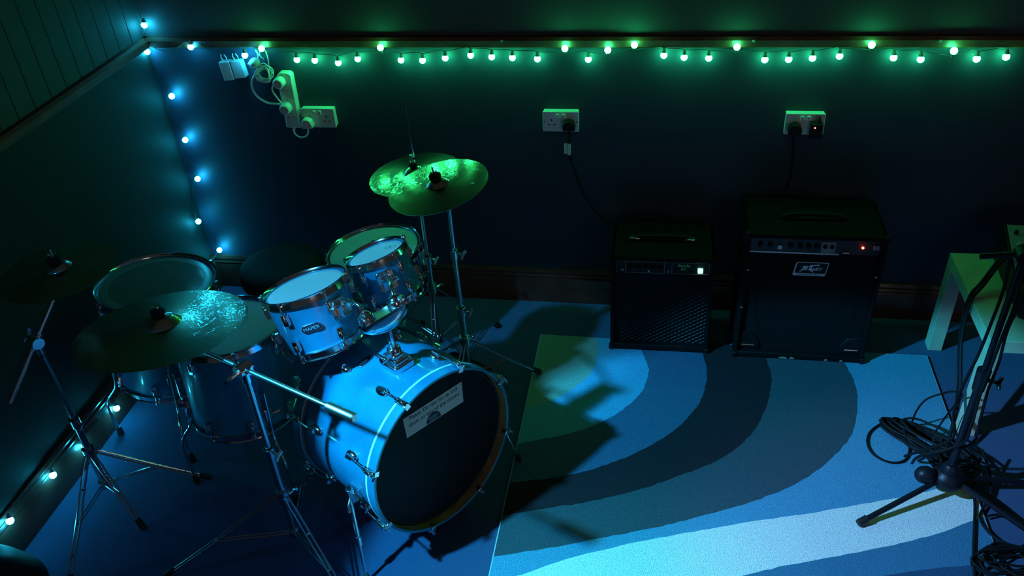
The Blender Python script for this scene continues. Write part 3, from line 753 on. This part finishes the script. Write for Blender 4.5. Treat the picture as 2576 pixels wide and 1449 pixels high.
# notice taped to the front head
sg = thing('paper_notice', MK @ T(.006, .158, -.030), 'white paper notice on the black bass drum head asking not to mic the drums', 'sign')
vs = [(-.1215, -.0325), (.1185, -.0475), (.1245, .0325), (-.1215, .0455)]
MB().add([(x, y, .0006) for x, y in vs] + [(x, y, .0) for x, y in vs], [(0, 1, 2, 3), (7, 6, 5, 4), (0, 4, 5, 1), (1, 5, 6, 2), (2, 6, 7, 3), (3, 7, 4, 0)]).build('sheet', M_['paper'], sg)
TR = RZ(-3.2)
text('notice_text', 'Please. Do not mic up kick', .0205, T(.002, .026, .0009) @ TR, M_['ink'], sg, ext=.0002, sx=.92)
text('notice_text', 'drum or any of the drums.', .0205, T(.002, .001, .0009) @ TR, M_['ink'], sg, ext=.0002, sx=.98)
semi = [(.030 * math.cos(PI * k / 20), .032 * math.sin(PI * k / 20)) for k in range(21)]
lo = MB().prism([(x - .008, y - .037) for x, y in semi], 0, .0013, TR).build('round_logo', M_['logo'], sg)
text('logo_lettering', 'CANSY', .0115, TR @ T(-.008, -.022, .0015), M_['paper'], lo, ext=.0001)
text('logo_lettering', 'SOUND', .007, TR @ T(-.008, -.0325, .0015), M_['paper'], lo, ext=.0001, sx=1.2)

# bass drum pedal (behind) -------------------------------------------
pd_o = KC - kn * (KL + .02); pd_o.z = 0
pd = thing('bass_drum_pedal', frame((0, 0, 1), pd_o, kx), 'dark metal bass drum pedal clamped behind the bass drum', 'pedal')
# local: x along kx, y = z cross x
yv = Vector((0, 0, 1)).cross(kx)   # points away from the front (towards the drummer)
MB().prism(rrect(.085, .27, .02), 0, .006, T(0, .17, .03) @ RX(9)).build('footboard', M_['chrome_dull'], pd, .001)
MB().box((0, .16, .006), (.09, .30, .010)).build('base_plate', M_['blackplastic'], pd, .003)
for s in (-1, 1): MB().tube([(s * .05, .03, .01), (s * .05, .03, .19)], .008, 10).build('pedal_post', M_['chrome_dull'], pd)
MB().tube([(-.06, .03, .19), (.06, .03, .19)], .008, 10).build('cam_shaft', M_['chrome_dull'], pd)
bt = MB().tube([(0, .03, .19), (0, .06, .33)], .004, 8).build('beater_shaft', M_['chrome'], pd)
MB().lathe([(0, .03), (.022, .028), (.026, 0), (.022, -.028), (0, -.03)], 20, T(0, .062, .34) @ RX(90)).build('beater', M_['felt'], bt)

# cymbals and stands --------------------------------------------------
def cymbal(name, label, C, n, R, bell=.055, cat='cymbal', group='cymbals', felt=True, parent_parts=True, rise=None):
    M = frame(n, C)
    t = thing(name, M, label, cat, group)
    rise = rise or R * .066
    pr = [(.006, rise + bell * .42), (bell * .4, rise + bell * .40), (bell * .75, rise + bell * .22), (bell, rise)]
    for k in range(1, 13):
        u = k / 12; pr.append((bell + (R - bell) * u, rise * (1 - u) * (1 - .10 * u)))
    pr2 = pr + [(r, z - .0011) for r, z in pr[::-1]]
    MB().lathe(pr2, 120).build('bow', M_['bronze'], t)
    if felt:
        zt = rise + bell * .42
        f = MB().lathe([(0, zt), (.018, zt), (.022, zt + .005), (.021, zt + .016), (.015, zt + .021), (0, zt + .021)], 24).build('felt_washer', M_['felt'], t)
        nut = MB().tube([(0, 0, zt + .017), (0, 0, zt + .028)], [.006, .006], 10)
        nut.prism([(-.013, .002), (-.011, .007), (-.004, .002), (.004, .002), (.011, .007), (.013, .002), (.004, -.003), (-.004, -.003)], -.0015, .0015, T(0, 0, zt + .026) @ RZ(30) @ RX(90))
        nut.tube([(0, 0, zt + .028), (0, 0, zt + .046)], .003, 8)
        nut.build('wing_nut', M_['chrome_dull'], t)
    return t, M
rd, MR = cymbal('ride_cymbal', 'largest bronze cymbal, in front, cyan reflections across it', (.689, -1.388, .845), (-.045, .155, .987), .254, .062)
cl, ML = cymbal('crash_cymbal', 'bronze crash cymbal at the left edge over the ringed floor tom', (.297, -1.256, .945), (-.026, .004, 1), .178, .042)
cr, MCR = cymbal('crash_cymbal', 'bronze crash cymbal on straight chrome stand, in front of the hi-hat', (1.395, -.695, .970), (-.168, -.060, .984), .178, .042)
HHc = Vector((1.240, -.452, .880)); nh = Vector((-.085, -.01, 1)).normalized()
hh = thing('hi_hat_cymbals', frame(nh, HHc), 'pair of green lit hi-hat cymbals behind the right crash cymbal', 'cymbal', 'cymbals')
for s, nm in ((1, 'top_cymbal'), (-1, 'bottom_cymbal')):
    R = .176; bell = .045; rise = .014
    pr = [(.006, rise + .018), (bell * .4, rise + .017), (bell * .75, rise + .010), (bell, rise)] + [(bell + (R - bell) * k / 10, rise * (1 - k / 10)) for k in range(1, 11)]
    pr = [(r, s * z + .004 * s) for r, z in pr]
    MB().lathe(pr + [(r, z - .001) for r, z in pr[::-1]], 110).build(nm, M_['bronze'], hh)
ck = MB().lathe([(0, .034), (.014, .034), (.016, .040), (.014, .050), (0, .050)], 20).build('felt_washer', M_['felt'], hh)
c_ = MB().tube([(0, 0, .05), (0, 0, .085)], .007, 12); c_.tube([(0, 0, .07), (.022, -.008, .072)], [.004, .007], 8); c_.tube([(0, 0, .055), (0, 0, .060)], .011, 12)
c_.build('clutch', M_['chrome'], hh)

def wing(mb, P, d, s=1.):
    d = Vector(d).normalized(); u = d.orthogonal().normalized()
    mb.tube([P, P + d * .022 * s], [.005 * s, .004 * s], 8)
    mb.tube([P + d * .018 * s - u * .014 * s + d * .008 * s, P + d * .022 * s, P + d * .018 * s + u * .014 * s + d * .008 * s], [.004 * s, .005 * s, .004 * s], 8)
def tripod(t, hub, low, feet, m='chrome_dull', up=.0, r=.0055):
    """double strut legs from the upper collar to the feet, flat braces from the lower collar"""
    o = t.matrix_world.translation
    for f in feet:
        f = Vector(f); A = Vector(hub); d = (f - A); side = Vector((-d.y, d.x, 0)).normalized() * .007
        kn_ = A + d * .10 + Vector((0, 0, .012))
        l = MB()
        for s in (-1, 1):
            l.tube(smooth([A + side * s * .6 - o, kn_ + side * s - o, A + d * .55 + side * s * 1.0 - o, f + side * s * .8 - o], 5), r * .62, 8)
        for u in (.3, .56, .8): l.tube([A + d * u - side * 1.1 - o, A + d * u + side * 1.1 - o], r * .6, 6)
        lo_ = l.build('leg', M_[m], t)
        MB().tube([f + d.normalized() * -.03 - o, f - o, f + d.normalized() * .012 - o], [.010, .012, .010], 12).build('rubber_foot', M_['rubber'], lo_)
        br = MB(); B = A + d * .56
        for s in (-1, 1): br.tube([Vector(low) + side * s * .8 - o, B + side * s * .8 - o], r * .5, 6)
        br.build('brace', M_[m], t)
def collar(mb, P, r, h, o): mb.tube([P - Vector((0, 0, h / 2)) - o, P + Vector((0, 0, h / 2)) - o], r, 16)
def stand(name, label, base, hubz, lowz, feet, tops, r0=.0125, m='chrome_dull', group='cymbal stands'):
    """tops: list of (z, radius) for successive telescoping tubes"""
    base = Vector((base[0], base[1], 0))
    t = thing(name, base, label, 'stand', group)
    o = base
    hub = base + Vector((0, 0, hubz)); low = base + Vector((0, 0, lowz))
    z = lowz - .02
    for i, (z1, r) in enumerate(tops):
        MB().tube([(0, 0, z), (0, 0, z1)], r, 16).build('pole', M_['chrome_dull' if m == 'chrome_dull' else m], t)
        if i < len(tops) - 1:
            c = MB(); c.tube([(0, 0, z1 - .035), (0, 0, z1)], r + .005, 16); wing(c, Vector((r, 0, z1 - .016)), (.8, -.5, .1), 1.3)
            c.build('collar', M_['chrome_dull'], t, 0)
        z = z1 - .01
    c = MB(); c.tube([(0, 0, hubz - .02), (0, 0, hubz + .02)], r0 + .008, 18); wing(c, Vector((r0, 0, hubz)), (.6, .8, .0), 1.2)
    c.build('collar', M_['chrome_dull'], t)
    MB().tube([(0, 0, lowz - .015), (0, 0, lowz + .015)], r0 + .006, 18).build('brace_collar', M_['chrome_dull'], t)
    tripod(t, hub, low, feet, m)
    return t
def foot(base, az, r): return (base[0] + r * math.cos(math.radians(az)), base[1] + r * math.sin(math.radians(az)), .026 if base[0] + r * math.cos(math.radians(az)) > 1.65 else .013)
def boom(t, hinge, cymP, back, name='boom_arm', weight=True):
    o = t.matrix_world.translation
    h = Vector(hinge); c = Vector(cymP); d = (h - c).normalized()
    MB().tube([c - o, h + d * back - o], .0068, 12).build(name, M_['satin'], t)
    k = MB()
    ax = d.cross(Vector((0, 0, 1))).normalized()
    k.tube([h - ax * .022 - o, h + ax * .022 - o], .019, 18)
    k.tube([h - d * .03 - o, h + d * .03 - o], .011, 14)
    k.tube([h - Vector((0, 0, .05)) - o, h - o], .012, 14)
    wing(k, h + ax * .022 - o, ax, 1.5)
    k.build('boom_tilter', M_['chrome'], t)
    if weight: MB().tube([h + d * (back - .09) - o, h + d * (back - .085) - o, h + d * (back + .005) - o, h + d * (back + .01) - o], [.009, .0135, .0135, .011], 14).build('boom_grip', M_['satin'], t)
def tilter(t, cymM, base_top):
    """short threaded post under a cymbal and its swivel"""
    o = t.matrix_world.translation
    P = cymM.translation; n = cymM.to_3x3() @ Vector((0, 0, 1))
    a_ = P - n * .03
    k = MB().tube([a_ - o, P + n * .012 - o], .0045, 10)
    k.tube([a_ - o, Vector(base_top) - o], .007, 10)
    k.tube([P - n * .012 - o, P + n * .004 - o], [.014, .014], 14)
    k.ball(a_ - o, .011)
    k.build('tilter', M_['chrome_dull'], t)
# ride
RB = (1.001, -1.517)
sr = stand('cymbal_stand', 'chrome boom stand holding the large ride cymbal, bright arm pointing forward', RB, .290, .105, [foot(RB, 200, .44), foot(RB, 320, .42), foot(RB, 100, .36)], [(.50, .0125), (.80, .0095)])
hg = Vector((1.001, -1.517, .820)); cp = Vector((.689, -1.388, .835))
boom(sr, hg, cp - Vector((.0, .0, .012)), .405)
tilter(sr, MR, cp - Vector((0, 0, .014)))
# left crash
LB = (.222, -1.385)
sl = stand('cymbal_stand', 'dark boom stand of the left crash cymbal, standing near the left wall', LB, .260, .10, [foot(LB, 278, .36), foot(LB, 25, .34), foot(LB, 330, .20)], [(.42, .0125), (.70, .0095)])
ELB = Vector((.235, -1.385, .72))
# right crash
CB = (1.428, -.705)
sc_ = stand('cymbal_stand', 'straight chrome stand holding the right crash cymbal beside the bass drum', CB, .30, .12, [foot(CB, 32, .30), foot(CB, 150, .32), foot(CB, 262, .27)], [(.46, .0125), (.72, .0098), (.93, .0075)])
tilter(sc_, MCR, (CB[0], CB[1], .925))
# hi-hat stand
HB = (1.243, -.452)
sh = stand('hi_hat_stand', 'chrome hi-hat stand with a tall thin rod rising through the cymbals', HB, .36, .10, [foot(HB, 45, .30), foot(HB, 160, .28), foot(HB, 280, .26)], [(.52, .012), (.845, .0085)], group=None)
MB().tube([(0, 0, .84), (-.004, 0, 1.18)], .0032, 8).build('pull_rod', M_['chrome'], sh)
MB().prism(rrect(.085, .26, .02), 0, .006, T(0, -.0, 0) @ RZ(55) @ T(0, -.16, .03) @ RX(-9)).build('footboard', M_['standblack'], sh, .001)

# snare stand
SB = (1.045, -.480)
ss = stand('snare_stand', 'low chrome stand with a basket cradling the snare drum', SB, .24, .09, [foot(SB, 195, .24), foot(SB, 75, .24), foot(SB, 318, .22)], [(.34, .0125), (.375, .010)], group=None)
bk = MB()
for a_ in (30, 150, 270):
    d = Vector((math.cos(math.radians(a_)), math.sin(math.radians(a_)), 0))
    bk.tube(smooth([Vector((0, 0, .375)), d * .12 + Vector((0, 0, .380)), d * .195 + Vector((0, 0, .392)), d * .212 + Vector((0, 0, .430))], 5), .006, 8)
bk.ball((0, 0, .372), .02)
bk.build('basket', M_['chrome_dull'], ss)

# ------------------------------------------------------------------ throne
th0 = thing('drum_throne', (.64, -.52, 0), 'round black padded drum stool behind the floor toms', 'stool')
MB().lathe([(0, .505), (.10, .507), (.145, .502), (.165, .490), (.170, .470), (.168, .440), (.160, .425), (0, .425)], 48).build('seat', M_['vinyl'], th0)
MB().lathe([(.1705, .437), (.1725, .441), (.1705, .445)], 48).build('piping', M_['rubber'], th0)
MB().tube([(0, 0, .10), (0, 0, .425)], .014, 14).build('post', M_['chrome_dull'], th0)
for a_ in (20, 140, 260):
    d = Vector((math.cos(math.radians(a_)), math.sin(math.radians(a_)), 0))
    l = MB()
    for s in (-1, 1):
        sd = Vector((-d.y, d.x, 0)) * .012 * s
        l.tube([sd + Vector((0, 0, .26)), d * .24 + sd + Vector((0, 0, .012))], .005, 8)
    lo_ = l.build('leg', M_['chrome_dull'], th0)
    MB().tube([d * .225 + Vector((0, 0, .020)), d * .25 + Vector((0, 0, .012))], .014, 10).build('rubber_foot', M_['rubber'], lo_)

# ------------------------------------------------------------------ left crash boom: arm from the cymbal down across the tilter
o = sl.matrix_world.translation
c0 = Vector((.297, -1.256, .915))
hgl = Vector((.222, -1.385, .755))
boom(sl, hgl, c0, .21, weight=False)
tilter(sl, ML, c0)

# ------------------------------------------------------------------ side table with mixer, stand, cables
TX, TY, TW, THh = 3.278, -.178, .55, .45
tbl = thing('side_table', (TX + TW / 2, TY - TW / 2, 0), 'low square side table in pale birch at the right edge', 'table')
MB().box((0, 0, THh - .025), (TW, TW, .05)).build('tabletop', M_['birch'], tbl, .002)
for i in (-1, 1):
    for j in (-1, 1):
        MB().box((i * (TW / 2 - .027), j * (TW / 2 - .027), (THh - .05) / 2), (.054, .054, THh - .05)).build('leg', M_['birch'], tbl, .002)
mx = thing('mixing_desk', T(3.585, -.345, THh + .001) @ RZ(-4), 'black mixing desk on the side table with pale green lit corner', 'mixer')
MB().prism([(-.13, 0), (.13, 0), (.13, .155), (-.13, .075)], -.17, .17, RZ(90) @ RX(90)).build('case', M_['blackplastic'], mx, .004)
FM = T(0, 0, .1165) @ RX(math.degrees(math.atan2(.08, .26)))
MB().box((0, 0, .001), (.32, .25, .003), FM).build('face_panel', M_['grey'], mx)
for i in range(7):
    for j in range(4):
        MB().lathe([(0, .014), (.006, .014), (.008, 0)], 12, FM @ T(-.135 + i * .045, -.09 + j * .058, .002)).build('knob', M_['blackplastic'] if (i + j) % 2 else M_['silver'], mx)
def blob(mb, c, r, seed, amp=.12, seg=28, ring=18, sq=.8):
    rnd = random.Random(seed); ph = [rnd.uniform(0, 6.28) for _ in range(6)]
    vs = []; fs = []
    f = lambda v: math.copysign(abs(v) ** sq, v)
    for i in range(ring + 1):
        p = PI * i / ring
        for k in range(seg):
            a_ = 2 * PI * k / seg
            w_ = 1 + amp * (math.sin(3 * a_ + ph[0]) * math.sin(2 * p + ph[1]) + .5 * math.sin(5 * a_ + ph[2] + 3 * p) + .4 * math.sin(7 * p + ph[3] + a_)) * math.sin(p)
            z = r[2] * f(math.cos(p)) * w_
            vs.append((c[0] + r[0] * f(math.sin(p)) * f(math.cos(a_)) * w_, c[1] + r[1] * f(math.sin(p)) * f(math.sin(a_)) * w_, max(c[2] + z, c[2] - r[2])))
    for i in range(ring):
        for k in range(seg):
            l = (k + 1) % seg; fs.append((i * seg + k, (i + 1) * seg + k, (i + 1) * seg + l, i * seg + l))
    mb.add(vs, fs)
# soft black bag slumped on the table in front of the mixer
tb_ = thing('equipment_bag', (3.475, -.575, THh + .001), 'slumped black equipment bag lying on the side table before the mixing desk', 'bag')
bagm = MB(); blob(bagm, (0, 0, .065), (.105, .085, .065), 3); bagm.build('bag_body', M_['vinyl'], tb_, 0, 180)
MB().tube(smooth([(-.05, -.02, .11), (-.03, -.01, .16), (.03, .01, .17), (.06, .02, .11)], 8), .008, 8).build('carry_strap', M_['rubber'], tb_)
# two cables hanging over the table edge
def cable(name, label, pts, r, group=None, mat_='cable', parent=None):
    P = smooth(pts, 8); c = P[0]
    t = thing(name, c, label, 'cable', group)
    MB().tube([p - c for p in P], r, 8).build('jacket', M_[mat_], t)
    return t
for k, (dx, lb) in enumerate(((0, 'black cable hanging in a loop over the table edge, rear one of the pair'), (.022, 'black cable hanging in a loop over the table edge, front one of the pair'))):
    cable('audio_cable', lb, [(TX + .125 + dx * .4, TY - .17 - dx, THh + .13), (TX + .09, TY - .20 - dx, THh + .09), (TX + .04, TY - .25 - dx, THh + .035), (TX - .004, TY - .30 - dx, THh + .012), (TX - .018, TY - .33 - dx, THh - .06), (TX - .022, TY - .38 - dx, THh - .16), (TX - .03, TY - .50 - dx, THh - .27), (TX - .07, TY - .64, .10), (TX - .11, TY - .72, .035)], .0062, 'cables hanging from the side table')
# black tripod microphone stand
MP = Vector((3.150, -1.030, 0))
ms = thing('microphone_stand', MP, 'black tripod microphone stand in front of the side table', 'stand')
MB().tube([(0, 0, .09), (0, 0, .55)], .013, 16).build('pole', M_['standblack'], ms)
MB().tube([(0, 0, .54), (0, 0, 1.02)], .0095, 14).build('pole', M_['standblack'], ms)
c_ = MB().tube([(0, 0, .49), (0, 0, .57)], [.018, .021], 16); wing(c_, Vector((.018, 0, .53)), (1, -.4, 0), 1.4); c_.build('height_clutch', M_['standblack'], ms)
MB().lathe([(0, .155), (.018, .155), (.026, .145), (.030, .125), (.046, .112), (.052, .095), (.050, .075), (.036, .062), (0, .060)], 32).build('hub', M_['standblack'], ms)
kb = MB().ball((-.075, -.010, .105), (.036, .030, .032)); kb.build('hub_knob', M_['standblack'], ms)
for f in ((-.285, -.165), (.30, .06), (.24, -.17)):
    d = Vector((f[0], f[1], 0)).normalized()
    l = MB().tube([d * .03 + Vector((0, 0, .095)), Vector((f[0], f[1], .030))], .0095, 12).build('leg', M_['standblack'], ms)
    MB().tube([Vector((f[0], f[1], .030)) - d * .012 + Vector((0, 0, .003)), Vector((f[0], f[1], .026)) + d * .022], [.0135, .0125], 12).build('rubber_foot', M_['rubber'], l)
bm_ = MB().tube([(-.10, .03, .96), (.32, -.10, 1.10)], .0085, 12).build('boom_arm', M_['standblack'], ms)
MB().tube([(0, -.02, .99), (0, .02, .99)], .024, 16).build('boom_joint', M_['standblack'], ms)
# cables draped down the stand
for k, (ox, oy, lb) in enumerate(((-.022, .006, 'black cable draped down the microphone stand, rear side'), (.020, -.012, 'black cable draped down the microphone stand, front side'), (-.004, -.026, 'black cable taped along the pole of the microphone stand'))):
    rn = random.Random(30 + k)
    cable('audio_cable', lb, [MP + Vector((ox * (1 + rn.uniform(-.2, .9)), oy * (1 + rn.uniform(-.2, 1.2)), z)) for z in (.98, .86, .74, .62, .50, .38, .27)] + [MP + Vector((ox - .05 - .02 * k, oy + .05, .16)), MP + Vector((ox - .09, oy + .10, .07))], .0048, 'cables draped down the microphone stand')
# piles of cable
rnd = random.Random(12)
def coil(name, label, c, rx, ry, turns, r, yaw, zt, seed, cat='cable', tilt=0, jitter=.25, group=None):
    rn = random.Random(seed); t = thing(name, Vector((c[0], c[1], 0)), label, cat, group)
    pts = []
    N = int(turns * 14)
    for k in range(N):
        a_ = 2 * PI * k / 14; q = 1 + jitter * math.sin(a_ * .37 + rn.uniform(-.2, .2)); q2 = 1 + jitter * math.cos(a_ * .23)
        x = rx * q * math.cos(a_); y = ry * q2 * math.sin(a_)
        cs_, sn_ = math.cos(math.radians(yaw)), math.sin(math.radians(yaw))
        z = ZR + r + .002 + zt * (.5 + .5 * math.sin(a_ * .61 + seed)) * (k / N) + abs(x) * tilt
        pts.append((x * cs_ - y * sn_ + rn.uniform(-.004, .004), x * sn_ + y * cs_ + rn.uniform(-.004, .004), z))
    MB().tube(smooth(pts, 3), r, 7).build('jacket', M_['cable'], t)
    return t
A1 = wp(2335, 1105, 2, .05)
coil('audio_cable', 'thick bundle of black cable coiled on the rug against the stand', (A1.x, A1.y), .135, .040, 15, .0042, -40, .08, 5, jitter=.35)
A2 = wp(2400, 1160, 2, .06); 
coil('audio_cable', 'second knot of black cable piled over the stand base', (A2.x, A2.y), .085, .04, 8, .0042, -60, .10, 9)
L1 = [wp(x, y, 2, ZR + .006) for x, y in ((2262, 1055), (2225, 1062), (2190, 1085), (2182, 1115), (2200, 1145), (2240, 1163), (2275, 1158), (2288, 1130), (2280, 1095), (2262, 1062))]
cable('audio_cable', 'single wide loop of black cable left of the cable bundle', L1, .0040)
L2 = [wp(x, y, 2, z) for x, y, z in ((2290, 1075, .02), (2305, 1035, .10), (2330, 1005, .16), (2370, 990, .2), (2400, 985, .24), (2420, 995, .25), (2385, 1040, .12), (2350, 1090, .03))]
cable('audio_cable', 'thin black cable arching up from the bundle to the stand', L2, .0036)
L3 = [wp(x, y, 2, z) for x, y, z in ((2440, 1200, .06), (2452, 1260, .02), (2450, 1330, .012), (2448, 1400, .012), (2452, 1475, .012))]
cable('audio_cable', 'black cable running from the stand base towards the viewer', [Vector((p.x, p.y, max(p.z, ZR + .006))) for p in L3], .0050)
L4 = [wp(x, y, 2, z) for x, y, z in ((2470, 1130, .1), (2490, 1190, .04), (2490, 1250, .016), (2465, 1300, .016), (2500, 1350, .016), (2560, 1375, .016), (2620, 1372, .016))]
cable('audio_cable', 'black cable looping round beside the right leg of the stand', L4, .0044)
L5 = [wp(x, y, 2, .018) for x, y in ((2480, 1300), (2510, 1295), (2550, 1310), (2590, 1350), (2540, 1400), (2470, 1440), (2440, 1500))]
cable('audio_cable', 'black cable crossing the bottom right corner of the rug', L5, .0040)
A3 = wp(2545, 1410, 2, .03)
coil('audio_cable', 'loose pile of black cable in the bottom right corner', (A3.x, A3.y), .085, .05, 7, .0040, 10, .04, 21, jitter=.4)
# dark object in the bottom left corner
bc = thing('padded_bag', (.13, -1.93, 0), 'dark rounded bag standing in the bottom left corner', 'bag')
bb = MB(); blob(bb, (0, 0, .125), (.18, .20, .125), 8, amp=.05, sq=.75); bb.build('bag_body', M_['vinyl'], bc, 0, 180)
MB().tube(smooth([(-.05, -.02, .24), (-.02, .0, .29), (.05, .02, .29), (.09, .03, .235)], 8), .010, 8).build('carry_handle', M_['rubber'], bc)
